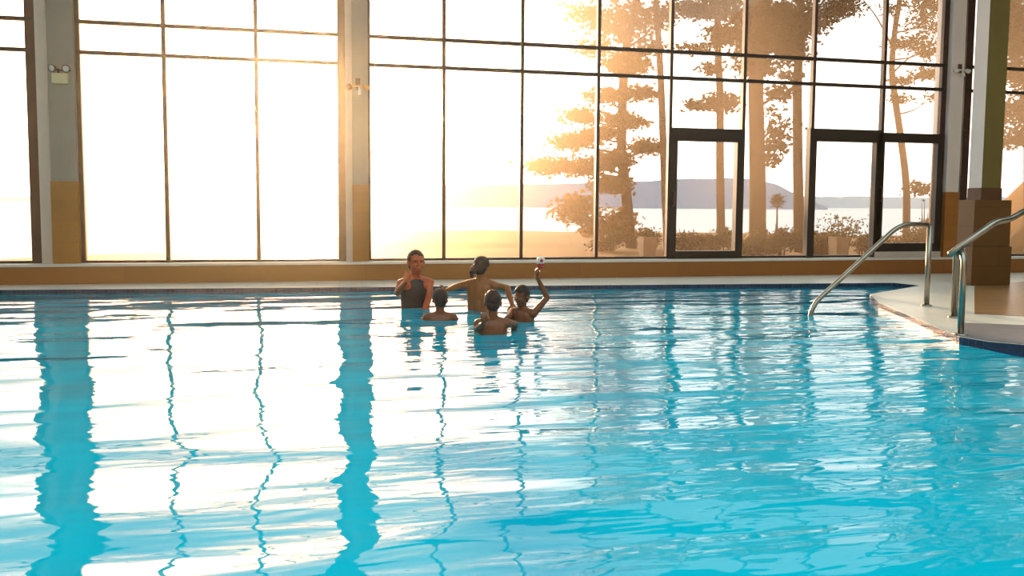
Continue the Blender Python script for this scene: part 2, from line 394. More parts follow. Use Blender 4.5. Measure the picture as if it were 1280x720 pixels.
DT = on_y(880, 161, W).z; DB = LEDGE
def bars(bm, x0, x1, z0, z1, t=.05, d=.07, dy=0):
    box(bm, x0, W - d / 2 + dy, z0, x1, W + d / 2 + dy, z1)
MW = .052
for bi, b in enumerate(bays):
    root = empty('window_%d' % (bi + 1), ((b['x0'] + b['x1']) / 2, W, LEDGE)); tag(root, ['tall window left of the first pilaster', 'three-pane-wide window filled with sun glare', 'wide window with the doors and pines beyond', 'window behind the stone column'][bi], kind='structure')
    bm = bmesh.new()
    bars(bm, b['x0'], b['x0'] + b['fl'], LEDGE, zw_top); bars(bm, b['x1'] - b['fr'], b['x1'], LEDGE, zw_top)
    bars(bm, b['x0'], b['x1'], LEDGE, LEDGE + .035, d=.06); bars(bm, b['x0'], b['x1'], zw_top - .06, zw_top, d=.06)
    adopt(obj('window_frame', bm, M['frame']), root)
    xs = [b['x0'] + b['fl']] + b['mull'] + [b['x1'] - b['fr']]
    for x in b['mull']:
        bm = bmesh.new(); 
        zb = LEDGE + .03
        bars(bm, x - MW / 2, x + MW / 2, zb, zw_top - .05, d=.085)
        adopt(obj('mullion', bm, M['frame']), root)
    for z in (z1, z2):
        bm = bmesh.new(); bars(bm, b['x0'] + .02, b['x1'] - .02, z - .024, z + .024, d=.075)
        adopt(obj('transom', bm, M['frame2']), root)
    bm = bmesh.new()
    zs = [LEDGE + .03, z2, z1, zw_top - .05]
    for i in range(len(xs) - 1):
        for k in range(3):
            q = [bm.verts.new(p) for p in ((xs[i], W, zs[k]), (xs[i + 1], W, zs[k]), (xs[i + 1], W, zs[k + 1]), (xs[i], W, zs[k + 1]))]; bm.faces.new(q)
    gm = bpy.data.meshes.new('glass'); bm.to_mesh(gm); bm.free(); adopt(link('glass', gm, M['glass']), root)

# doors (frames stand in the same plane, a little proud of the glazing)
def door(name, pxl, pxr, zt, zb, label, rail=.20, st=.125, bottom=.12, handle=True):
    x0, x1 = wx(pxl), wx(pxr); root = empty(name, ((x0 + x1) / 2, W, zb)); tag(root, label, kind='structure')
    bm = bmesh.new(); a, c = W - .07, W + .05
    box(bm, x0, a, zb, x0 + st, c, zt); box(bm, x1 - st, a, zb, x1, c, zt); box(bm, x0 + st, a, zt - rail, x1 - st, c, zt)
    if bottom: box(bm, x0 + st, a, zb, x1 - st, c, zb + bottom)
    adopt(obj('door_frame', bm, M['frame2']), root)
    if handle:
        bm = bmesh.new(); xh = x0 + st * .5; zh = zb + .95
        tube(bm, rounded([(xh, a - .003, zh - .12), (xh, a - .05, zh - .12), (xh, a - .05, zh + .12), (xh, a - .003, zh + .12)], .03), .009)
        adopt(obj('door_handle', bm, M['darkbrown'], smooth=True), root)
door('door_1', 835.5, 928, DT, LEDGE, 'dark framed glass door in the wide window')
door('door_2', 1094, 1176, on_y(1130, 167, W).z, on_y(1130, 314, W).z, 'dark framed glass door behind the near handrail', rail=.15, bottom=.14)
door('window_5', 1009, 1100, on_y(1050, 162, W).z, LEDGE, 'dark framed fixed pane beside the right-hand door', rail=.2, bottom=0, handle=False)
bm = bmesh.new(); zt_ = on_y(1130, 314, W).z; box(bm, wx(1094), W - .09, LEDGE, wx(1176), W + .05, zt_ - .001)
tag(obj('trim_5', bm, M['cream']), 'cream threshold kerb under the right-hand door', kind='structure')

# pilasters
zs_ = on_y(440, 231, W - GAP).z
def pilaster(name, pl, pr, m_top, label, strips=()):
    y = W - GAP; root = empty(name, (wx(pl, y=y), W, 0)); tag(root, label, kind='structure')
    x0, x1 = wx(pl, y=y), wx(pr, y=y)
    bm = bmesh.new(); box(bm, x0, y, zs_, x1, W + .25, zw_top); adopt(obj('shaft', bm, m_top), root)
    bm = bmesh.new(); box(bm, x0 - .004, y - .012, LEDGE - .27, x1 + .004, W + .25, zs_); adopt(obj('stone_base', bm, M['stone']), root)
    for a, b in strips:
        bm = bmesh.new(); box(bm, wx(a), W - .05, LEDGE, wx(b), W + .2, zw_top); adopt(obj('jamb', bm, M['cream']), root)
pilaster('trim_6', 63, 95.5, M['plaster'], 'grey pilaster on honey stone, first from the left', [(50, 63.5), (94, 98)])
pilaster('trim_7', 440.5, 460.5, M['plaster'], 'grey pilaster on honey stone behind the bathers', [(432, 441)])
pilaster('trim_8', 1184, 1200, M['pale'], 'pale pilaster beside the right-hand door')

# free-standing column on the right
cp = on_z(1240, 358.5)
tl = on_z(1216.5, 357); yb = tl.y - .0
def colx(px, y, py=200): return on_y(px, py, y).x
ys = yb + .05
sx0, sx1 = colx(1229.5, ys, 180), colx(1254, ys, 180); wdt = sx1 - sx0
root = empty('stone_column', ((sx0 + sx1) / 2, ys + wdt / 2, 0))
tag(root, 'olive square column with its left side painted as lit, on a shade-darkened honey stone base standing on the tan deck', 'column', kind='structure')
zc0 = on_y(1240, 250, yb).z; zc1 = on_y(1240, 235, ys).z; zmid = on_y(1240, 308, yb).z
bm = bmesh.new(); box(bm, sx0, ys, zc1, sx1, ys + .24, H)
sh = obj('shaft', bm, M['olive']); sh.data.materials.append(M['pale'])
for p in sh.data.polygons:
    if p.normal.x < -.5: p.material_index = 1  # left face coloured pale to carry the daylight falling on it
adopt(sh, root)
bm = bmesh.new(); box(bm, sx0 - .012, ys - .012, zc0, sx1 + .012, ys + .25, zc1, .004); adopt(obj('collar', bm, M['darkbrown']), root)
bx0, bx1 = colx(1216.5, yb, 300), colx(1262.5, yb, 300)
bm = bmesh.new(); box(bm, bx0, yb, zmid, bx1, yb + .30, zc0, .006); adopt(obj('base_block', bm, M['stone2']), root)
bm = bmesh.new(); box(bm, bx0 - .02, yb - .02, .004, bx1 + .02, yb + .32, zmid, .006); adopt(obj('plinth', bm, M['stone2']), root)

# emergency lights on the pilasters
def emergency_light(px, py, label, y, body, s=1.0, twin=True):
    p = on_y(px, py, y); r = empty('emergency_light', p); tag(r, label, 'light', 'wall lights on the pilasters')
    def q(v): return v
    bm = bmesh.new(); box(bm, -.095 * s, -.075, -.075 * s, .095 * s, .0, .06 * s, .008); o = obj('battery_box', bm, body, r)
    bm = bmesh.new(); tube(bm, [(-.02, -.04, .055 * s), (-.02, -.04, .12 * s)], .012 * s)
    tube(bm, [(-.13 * s, -.045, .10 * s), (.13 * s, -.045, .10 * s)], .009 * s); obj('bracket', bm, M['black'], r, True)
    for sx in ((-1, 1) if twin else (1,)):
        c = V((sx * .075 * s, -.055, .125 * s)); ax = V((sx * .35, -1, -.25)).normalized()
        bm = bmesh.new(); tube(bm, [c - ax * .035, c - ax * .03, c, c + ax * .03, c + ax * .035], [.018 * s, .032 * s, .04 * s, .05 * s, .05 * s], 16); h = obj('lamp_head', bm, M['black'], r, True)
        bm = bmesh.new(); tube(bm, [c + ax * .034, c + ax * .04], [.042 * s, .036 * s], 16); obj('lens', bm, M['lens'], h, True)
emergency_light(76.5, 98, 'black twin-head light over a cream box on the grey pilaster', W - GAP, M['box'])
def arm_light(px, py, label, y, m, s=1.0):
    p = on_y(px, py, y); r = empty('wall_light', p); tag(r, label, 'light', 'wall lights on the pilasters')
    bm = bmesh.new(); box(bm, -.035 * s, -.03, -.05 * s, .035 * s, 0, .11 * s, .006); obj('back_plate', bm, M['darkbrown'], r)
    bm = bmesh.new(); tube(bm, [(-.15 * s, -.05, 0), (.13 * s, -.05, 0)], .014 * s); tube(bm, [(0, 0, 0), (0, -.055, 0)], .014 * s); obj('arm', bm, m, r, True)
    for sx in (-1, 1):
        c = V((sx * .12 * s, -.06, -.01)); ax = V((0, -.8, -.5)).normalized()
        bm = bmesh.new(); tube(bm, [c - ax * .03, c - ax * .02, c + ax * .02, c + ax * .04], [.012 * s, .03 * s, .038 * s, .042 * s], 16); obj('lamp_head', bm, m, r, True)
    bm = bmesh.new(); tube(bm, [(.02, -.05, -.01), (.03, -.06, -.07 * s), (.035, -.065, -.12 * s)], [.012 * s, .024 * s, .03 * s], 14); obj('lamp_shade', bm, M['toywhite'], r, True)
arm_light(447, 108, 'small brass twin-arm light on the pilaster behind the bathers', W - GAP, M['brass'])
arm_light(1199, 88, 'small pale arm light on the pilaster by the right-hand door', W - GAP, M['toywhite'], .9)

# ------------------------------------------------------------------ handrails
def handrail_near():
    foot = on_z(1158, 382.5, 0); toe = on_z(1013, 394, wz)
    # rail lies in the vertical plane through foot and toe
    d = V((toe.x - foot.x, toe.y - foot.y, 0)); nrm_ = V((d.y, -d.x, 0)).normalized()
    def onp(px, py):
        r = ray(px, py); t = (foot - CAM).dot(nrm_) / r.dot(nrm_); return CAM + r * t
    root = empty('handrail', foot); tag(root, 'steel handrail curving down from the deck into the turquoise water', 'handrail', 'steel pool handrails')
    top = onp(1158, 283); pts = [V((toe.x, toe.y, -.75)), onp(1012.5, 384), onp(1126, 279.5), onp(1160, 281)]
    bm = bmesh.new(); tube(bm, rounded(pts, .17, 10), .026, 16); adopt(obj('rail', bm, M['steel'], smooth=True), root)
    bm = bmesh.new(); tube(bm, [V((foot.x, foot.y, 0)), V((foot.x, foot.y, top.z + .005))], .029, 16); adopt(obj('post', bm, M['steel'], smooth=True), root)
    bm = bmesh.new(); tube(bm, [V((foot.x, foot.y, 0)), V((foot.x, foot.y, .012)), V((foot.x, foot.y, .02))], [.06, .06, .035], 20); adopt(obj('flange', bm, M['steel'], smooth=True), root)
handrail_near()
def handrail_far():
    fa_, fb_ = on_z(1192.5, 397, 0), on_z(1200.5, 419, 0)
    root = empty('handrail', fb_); tag(root, 'steel handrail rising past the stone column, twin posts at its low end', 'handrail', 'steel pool handrails')
    D = (fb_ - CAM).dot(fw) / 1.0
    a = at_dist(1187, 318, D); b = at_dist(1245, 277, D + .15); c = at_dist(1262, 274.5, D + .2); e = at_dist(1330, 236, D + .5)
    bm = bmesh.new(); tube(bm, rounded([a, b, c, e], .12, 8), .027, 16); adopt(obj('rail', bm, M['steel'], smooth=True), root)
    bm = bmesh.new(); tube(bm, [V((e.x, e.y, 0)), V((e.x, e.y, e.z))], .026, 16); adopt(obj('post', bm, M['steel'], smooth=True), root)
    for foot, px, rad in ((fa_, 1194, .034), (fb_, 1200.5, .026)):
        t = a.lerp(b, (px - 1187) / 58)
        bm = bmesh.new(); tube(bm, [V((foot.x, foot.y, 0)), V((foot.x, foot.y, t.z - .12)), V((t.x, t.y, t.z))], rad, 16); adopt(obj('post', bm, M['steel'], smooth=True), root)
        bm = bmesh.new(); tube(bm, [V((foot.x, foot.y, 0)), V((foot.x, foot.y, .012)), V((foot.x, foot.y, .02))], [.06, .06, .035], 20); adopt(obj('flange', bm, M['steel'], smooth=True), root)
handrail_far()

# ------------------------------------------------------------------ outdoors
GZ = -.32; SEA = -3.2
def shore(x, y):     # how far the land reaches along each bearing
    b = math.degrees(math.atan2(x, max(y, .1)))
    return 24 + 21 * max(0, min(1, (b + 10) / 14))
bm = bmesh.new()
nx, ny = 90, 60; grid = []
for j in range(ny + 1):
    row = []
    yv = W + .25 + (110 - W) * (j / ny) ** 1.5
    for i in range(nx + 1):
        xv = -70 + 220 * i / nx
        s = shore(xv, yv); r = math.hypot(xv, yv)
        k = max(0, min(1, (r - s) / 12))
        z = GZ * (1 - k) + (SEA - .8) * k + (.10 * noise.noise(V((xv * .25, yv * .25, 0))) if r > 16 else 0) * (1 - k)
        row.append(bm.verts.new((xv, yv, z)))
    grid.append(row)
for j in range(ny):
    for i in range(nx): bm.faces.new((grid[j][i], grid[j][i + 1], grid[j + 1][i + 1], grid[j + 1][i]))
tag(obj('ground', bm, M['sand'], smooth=True), 'warm sandy bank between the building and the sea', kind='structure')
bm = bmesh.new(); q = [bm.verts.new(p) for p in ((-6000, 20, SEA), (7000, 20, SEA), (7000, 7500, SEA), (-6000, 7500, SEA))]; bm.faces.new(q)
tag(obj('sea', bm, M['sea']), 'pale grey sea stretching to the horizon', kind='structure')
def hills(name, prof, D, m, label, depth):
    bm = bmesh.new(); rows = []
    xs = []
    for i in range(len(prof) - 1):
        (xa, ya), (xb, yb_) = prof[i], prof[i + 1]
        k = max(1, int((xb - xa) / 8))
        for s in range(k):
            t = s / k; xs.append((xa + (xb - xa) * t, ya + (yb_ - ya) * t))
    xs.append(prof[-1])
    for k in range(7):
        f = k / 6; row = []
        for (px, py) in xs:
            p = at_dist(px, py + noise.noise(V((px * .05, 0, 3))) * 1.5, D); base = at_dist(px, 262, D)
            hz = (p.z - SEA) * math.sin(f * math.pi / 2) * (1 + .06 * noise.noise(V((px * .03, f * 3, 0))) * (1 - f)) + SEA - 1
            u = V((p.x - CAM.x, p.y - CAM.y, 0)).normalized(); row.append(bm.verts.new((p.x - u.x * depth * (1 - f), p.y - u.y * depth * (1 - f), hz)))
        rows.append(row)
    row = []
    for v in rows[-1]:
        u = V((v.co.x, v.co.y, 0)).normalized(); row.append(bm.verts.new((v.co.x + u.x * depth, v.co.y + u.y * depth, SEA - 1)))
    rows.append(row)
    for a, b in zip(rows, rows[1:]):
        for i in range(len(a) - 1): bm.faces.new((a[i], a[i + 1], b[i + 1], b[i]))
    tag(obj(name, bm, m, smooth=True), label, kind='structure')
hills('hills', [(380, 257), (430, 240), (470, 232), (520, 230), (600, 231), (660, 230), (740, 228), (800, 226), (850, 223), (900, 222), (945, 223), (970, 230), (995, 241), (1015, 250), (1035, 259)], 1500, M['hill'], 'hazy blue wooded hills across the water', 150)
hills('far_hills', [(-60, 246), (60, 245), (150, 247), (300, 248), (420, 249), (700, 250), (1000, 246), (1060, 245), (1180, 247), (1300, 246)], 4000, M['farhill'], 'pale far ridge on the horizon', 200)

def leaf_pts(center, rad, n, size, rng, clump=.35):
    """clusters of small needle tufts filling an ellipsoid pad"""
    vs = []; fs = []
    k = max(3, int(n / 14))
    cs = []
    for _ in range(k):
        while True:
            q = V((rng.uniform(-1, 1), rng.uniform(-1, 1), rng.uniform(-1, 1)))
            if q.length < 1: break
        cs.append(V((q.x * rad[0], q.y * rad[1], q.z * rad[2])))
    for i in range(n):
        c = cs[i % k]; s = min(rad) * clump + size
        p = center + c + V((rng.gauss(0, s * .8), rng.gauss(0, s * .8), rng.gauss(0, s * .35)))
        d = V((rng.gauss(0, 1), rng.gauss(0, 1), rng.gauss(0, .5) + .3)).normalized(); e = d.orthogonal().normalized()
        e = (e * math.cos(rng.uniform(0, 3.1)) + d.cross(e) * math.sin(rng.uniform(0, 3.1))).normalized()
        L_ = size * rng.uniform(.7, 1.5); w_ = size * rng.uniform(.18, .4); b = len(vs)
        vs += [p - d * L_ * .5, p + e * w_, p + d * L_ * .5, p - e * w_]; fs.append((b, b + 1, b + 2, b + 3))
    return vs, fs
def tree(name, label, D, trunk, r0_, pads, m_leaf, branches=(), dens=2.2, size=.19, group='pine trees beyond the glass', rtop=.6, shadeb=None):
    rng = random.Random(hash(label) % 1000 if False else sum(map(ord, label)))
    base = at_dist(trunk[0][0], trunk[0][1], D); base.z = GZ
    root = empty(name, base); tag(root, label, 'tree', group)
    pts = [V((base.x, base.y, GZ - .15))] + [at_dist(px, py, D) + fw * 0 for px, py in trunk[1:]]
    sp = spline(pts, 8); k = len(sp)
    bm = bmesh.new(); tube(bm, sp, [r0_ * (1.15 if i == 0 else 1) * (1 - (1 - rtop) * i / (k - 1)) for i in range(k)], 12)
    tr = adopt(obj('trunk', bm, M['bark'], smooth=True), root)
    allp = []
    vs = []; fs = []
    for (px, py, rx, ry, dn) in pads:
        dd = rng.uniform(-.8, .8) * min(1.5, rx * D / F); c = at_dist(px, py, D + dd)
        rad = (rx * D / F, max(rx, ry) * D / F * .8, ry * D / F)
        a, f_ = leaf_pts(c, rad, int(dn * dens), size, rng); o = len(vs); vs += a; fs += [tuple(i + o for i in t) for t in f_]
        # branch from the trunk to the pad
        best = min(sp, key=lambda s: (s - (c - V((0, 0, .25 * abs(s.x - c.x) + .1)))).length)
        if (best - c).length < 6:
            bmb = bmesh.new()
            mid = best.lerp(c, .5) + V((rng.uniform(-.1, .1), rng.uniform(-.1, .1), rng.uniform(-.12, .02)))
            tube(bmb, spline([best, mid, c], 4), [r0_ * .28 * (1 - .8 * i / 8) for i in range(9)], 6)
            for _ in range(4):
                e = c + V((rng.uniform(-1, 1) * rad[0] * .9, rng.uniform(-1, 1) * rad[1] * .8, rng.uniform(-.6, .9) * rad[2]))
                tube(bmb, [mid.lerp(c, .4), mid.lerp(e, .7), e], [r0_ * .1, r0_ * .07, r0_ * .03], 5)
            adopt(obj('branch', bmb, M['bark'], smooth=True), root)
    for br in branches:
        bp = [at_dist(px, py, D) for px, py in br]; s = spline(bp, 5); bmb = bmesh.new(); tube(bmb, s, [r0_ * .3 * (1 - .7 * i / (len(s) - 1)) for i in range(len(s))], 6); adopt(obj('branch', bmb, M['bark'], smooth=True), root)
    if vs:
        me = bpy.data.meshes.new('foliage'); me.from_pydata([tuple(v) for v in vs], [], fs); adopt(link('foliage', me, m_leaf), root)
tree('pine_tree', 'golden layered pine whose boughs reach left over the sea', 27,
     [(790, 320), (787, 289), (782, 235), (777, 185), (779, 111), (783, 60), (796, 0), (800, -60)], .20,
     [(782, 80, 24, 12, 500), (758, 120, 22, 6, 260), (800, 116, 20, 6, 220), (728, 146, 16, 8, 280), (780, 152, 24, 7, 320), (752, 168, 22, 6, 260), (714, 178, 24, 8, 380),
      (690, 208, 30, 7, 420), (735, 208, 26, 9, 420), (768, 200, 18, 9, 320), (808, 184, 22, 6, 280), (762, 232, 20, 8, 300), (722, 262, 20, 16, 420), (745, 285, 16, 10, 260), (775, 276, 12, 14, 300),
      (735, 20, 18, 18, 170), (765, 30, 22, 22, 260), (800, 30, 25, 22, 300), (745, 60, 22, 8, 140), (815, 60, 16, 8, 130), (780, -30, 45, 25, 500)],
     M['needles'], [[(784, 60), (760, 30), (735, 10)], [(790, 30), (770, 5), (760, -20)], [(784, 60), (810, 40), (822, 10)]])
tree('pine_tree', 'slim bare pine trunk left of the single glass door', 22, [(836, 322), (832, 250), (829, 180), (826, 100), (820, 0), (818, -50)], .12,
     [(828, -30, 15, 18, 200), (832, 20, 10, 10, 80)], M['needles'])
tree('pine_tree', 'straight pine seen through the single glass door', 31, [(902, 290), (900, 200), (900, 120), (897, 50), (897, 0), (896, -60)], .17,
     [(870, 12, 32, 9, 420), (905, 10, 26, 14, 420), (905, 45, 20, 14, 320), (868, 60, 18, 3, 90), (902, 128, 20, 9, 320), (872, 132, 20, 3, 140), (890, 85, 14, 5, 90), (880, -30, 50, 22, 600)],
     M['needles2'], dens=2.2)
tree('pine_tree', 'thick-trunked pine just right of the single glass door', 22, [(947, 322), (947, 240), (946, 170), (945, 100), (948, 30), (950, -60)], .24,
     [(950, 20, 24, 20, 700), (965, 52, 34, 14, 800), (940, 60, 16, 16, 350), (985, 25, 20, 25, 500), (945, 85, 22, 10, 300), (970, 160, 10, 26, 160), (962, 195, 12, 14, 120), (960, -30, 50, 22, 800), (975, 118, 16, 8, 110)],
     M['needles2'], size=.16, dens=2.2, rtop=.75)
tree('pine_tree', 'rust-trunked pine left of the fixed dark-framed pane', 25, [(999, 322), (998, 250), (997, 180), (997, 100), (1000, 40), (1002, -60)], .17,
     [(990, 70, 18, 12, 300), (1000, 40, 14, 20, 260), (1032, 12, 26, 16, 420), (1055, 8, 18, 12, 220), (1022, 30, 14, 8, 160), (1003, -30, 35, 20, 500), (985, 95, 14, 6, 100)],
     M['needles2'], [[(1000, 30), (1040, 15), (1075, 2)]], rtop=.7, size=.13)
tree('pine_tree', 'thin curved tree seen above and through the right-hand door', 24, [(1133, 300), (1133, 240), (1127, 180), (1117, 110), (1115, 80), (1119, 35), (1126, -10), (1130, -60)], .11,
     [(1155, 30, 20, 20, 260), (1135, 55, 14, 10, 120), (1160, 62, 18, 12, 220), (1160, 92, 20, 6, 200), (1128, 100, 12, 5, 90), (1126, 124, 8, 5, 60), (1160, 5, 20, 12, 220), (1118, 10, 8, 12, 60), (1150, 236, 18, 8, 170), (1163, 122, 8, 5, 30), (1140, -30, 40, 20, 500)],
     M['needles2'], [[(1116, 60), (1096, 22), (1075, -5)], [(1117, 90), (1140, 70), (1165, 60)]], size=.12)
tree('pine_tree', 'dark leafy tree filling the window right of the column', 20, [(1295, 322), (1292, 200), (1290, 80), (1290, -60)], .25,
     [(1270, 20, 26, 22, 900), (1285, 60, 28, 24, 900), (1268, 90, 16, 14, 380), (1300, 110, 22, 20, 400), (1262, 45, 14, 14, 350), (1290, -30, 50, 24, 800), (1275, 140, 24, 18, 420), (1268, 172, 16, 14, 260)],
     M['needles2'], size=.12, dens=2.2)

def shrub(label, D, px, py_top, rx, n, stems=5, size=.10, m='shrub', group='shrubs beyond the glass', flat=1.0):
    rng = random.Random(sum(map(ord, label))); b = at_dist(px, 300, D); b.z = GZ; top = at_dist(px, py_top, D).z
    r = empty('shrub', b); tag(r, label, 'shrub', group); h = top - GZ; rw = rx * D / F
    bm = bmesh.new()
    for i in range(stems):
        a = rng.uniform(-1, 1) * rw * .8; e = V((a, rng.uniform(-.3, .3) * rw, h * rng.uniform(.7, .95)))
        tube(bm, [V((a * .3, 0, -.1)), V((a * .7, e.y * .5, h * .45)), e], [.03, .02, .008], 6)
    obj('stems', bm, M['bark'], r, True)
    vs = []; fs = []
    for i in range(max(3, int(rx / 5))):
        c = V((rng.uniform(-1, 1) * rw * .8, rng.uniform(-.4, .4) * rw, h * rng.uniform(.2, .68)))
        a, f_ = leaf_pts(c, (rw * .35, rw * .35, h * .28), int(n / max(3, int(rx / 5))), size, rng); o = len(vs); vs += a; fs += [tuple(k + o for k in t) for t in f_]
    me = bpy.data.meshes.new('foliage'); me.from_pydata([tuple(v) for v in vs], [], fs); link('foliage', me, M[m], r)
for a in [('low shrub under the golden pine, left of its trunk', 25, 765, 282, 24, 1300), ('low shrub between the golden pine and the slim trunk', 26, 815, 282, 16, 900),
          ('low hedge clump seen through the left half of the single glass door', 24, 862, 282, 20, 1500), ('low hedge clump seen through the right half of the single glass door', 26, 895, 284, 22, 1500),
          ('bushy shrub at the foot of the thick-trunked pine', 21, 948, 280, 20, 1300), ('bushy shrub between the thick pine and the rust-trunked pine', 23, 978, 274, 18, 1100),
          ('airy twiggy shrub in the fixed dark-framed pane', 22, 1052, 258, 30, 420), ('low shrub at the left edge of the fixed dark-framed pane', 21, 1028, 284, 18, 1200),
          ('low shrub at the right edge of the fixed dark-framed pane', 21, 1080, 286, 18, 1200), ('low shrub seen through the right-hand door', 23, 1128, 282, 28, 1500),
          ('tall shrub at the right edge of the right-hand door', 24, 1158, 246, 14, 420), ('low dark shrub filling the gap right of the rust-trunked pine', 26, 1010, 284, 16, 900)]:
    shrub(*a)
# round-headed little tree
b = at_dist(970, 300, 24); b.z = GZ; rr_ = empty('round_shrub', b); tag(rr_, 'small dark round-headed bush on a thin stem between two pines', 'shrub', 'shrubs beyond the glass')
zc = at_dist(970, 251, 24).z - GZ
bm = bmesh.new(); tube(bm, [V((0, 0, -.1)), V((.02, 0, zc * .5)), V((0, 0, zc))], [.035, .028, .02], 8); obj('stem', bm, M['bark'], rr_, True)
vs, fs = leaf_pts(V((0, 0, zc)), (.13, .13, .16), 500, .07, random.Random(3), .2); me = bpy.data.meshes.new('foliage'); me.from_pydata([tuple(v) for v in vs], [], fs); link('foliage', me, M['needles2'], rr_)
# planters
for px, D, label in ((809, 20, 'weathered square planter by the slim pine trunk'), (1048, 18.5, 'weathered square planter beyond the fixed dark-framed pane')):
    b = at_dist(px, 320, D); b.z = GZ; zt = at_dist(px, 296, D).z - GZ; r = empty('planter_box', b); tag(r, label, 'planter', 'planters outside')
    hw = 9 * D / F
    bm = bmesh.new(); q0 = [bm.verts.new((sx * hw * .85, sy * hw * .85, -.05)) for sx, sy in ((-1, -1), (1, -1), (1, 1), (-1, 1))]; q1 = [bm.verts.new((sx * hw, sy * hw, zt)) for sx, sy in ((-1, -1), (1, -1), (1, 1), (-1, 1))]
    q2 = [bm.verts.new((sx * hw * .85, sy * hw * .85, zt)) for sx, sy in ((-1, -1), (1, -1), (1, 1), (-1, 1))]; q3 = [bm.verts.new((sx * hw * .8, sy * hw * .8, zt - .08)) for sx, sy in ((-1, -1), (1, -1), (1, 1), (-1, 1))]
    for A, B in ((q0, q1), (q1, q2), (q2, q3)):
        for i in range(4): bm.faces.new((A[i], A[(i + 1) % 4], B[(i + 1) % 4], B[i]))
    bm.faces.new(q3); bm.faces.new(q0[::-1]); obj('pot', bm, M['planter'], r)
    vs, fs = leaf_pts(V((0, 0, zt + .05)), (hw * .7, hw * .7, .08), 120, .06, random.Random(4)); me = bpy.data.meshes.new('foliage'); me.from_pydata([tuple(v) for v in vs], [], fs); link('foliage', me, M['shrub'], r)
# banks at the far right
def bank(name, pxc, D, top, wpx, m, label, dz=4):
    c = at_dist(pxc, 300, D); zt = at_dist(pxc, top, D).z; bm = bmesh.new(); rw = wpx * D / F; n1, n2 = 20, 48; prev = None
    cen = bm.verts.new((c.x, c.y, zt))
    for i in range(1, n1 + 1):
        f = i / n1; ring = []
        for k in range(n2):
            a = 2 * math.pi * k / n2; p = V((c.x + math.cos(a) * rw * f, c.y + math.sin(a) * dz * f, 0)); hgt = GZ - .1 + (zt - GZ) * (math.cos(f * math.pi) * .5 + .5)
            p.z = hgt + .08 * noise.noise(V((p.x, p.y, 1))) * (1 - f); ring.append(bm.verts.new(p))
        for k in range(n2):
            if prev: bm.faces.new((prev[k], prev[(k + 1) % n2], ring[(k + 1) % n2], ring[k]))
            else: bm.faces.new((cen, ring[k], ring[(k + 1) % n2]))
        prev = ring
    tag(obj(name, bm, m, smooth=True), label, kind='structure')
bank('sand_bank', 1340, 27, 190, 130, M['sand'], 'sandy bank rising behind the column window', 5)
bank('grass_bank', 1350, 20, 195, 110, M['grass'], 'dark grassy bank in front of the sandy one', 2.5)

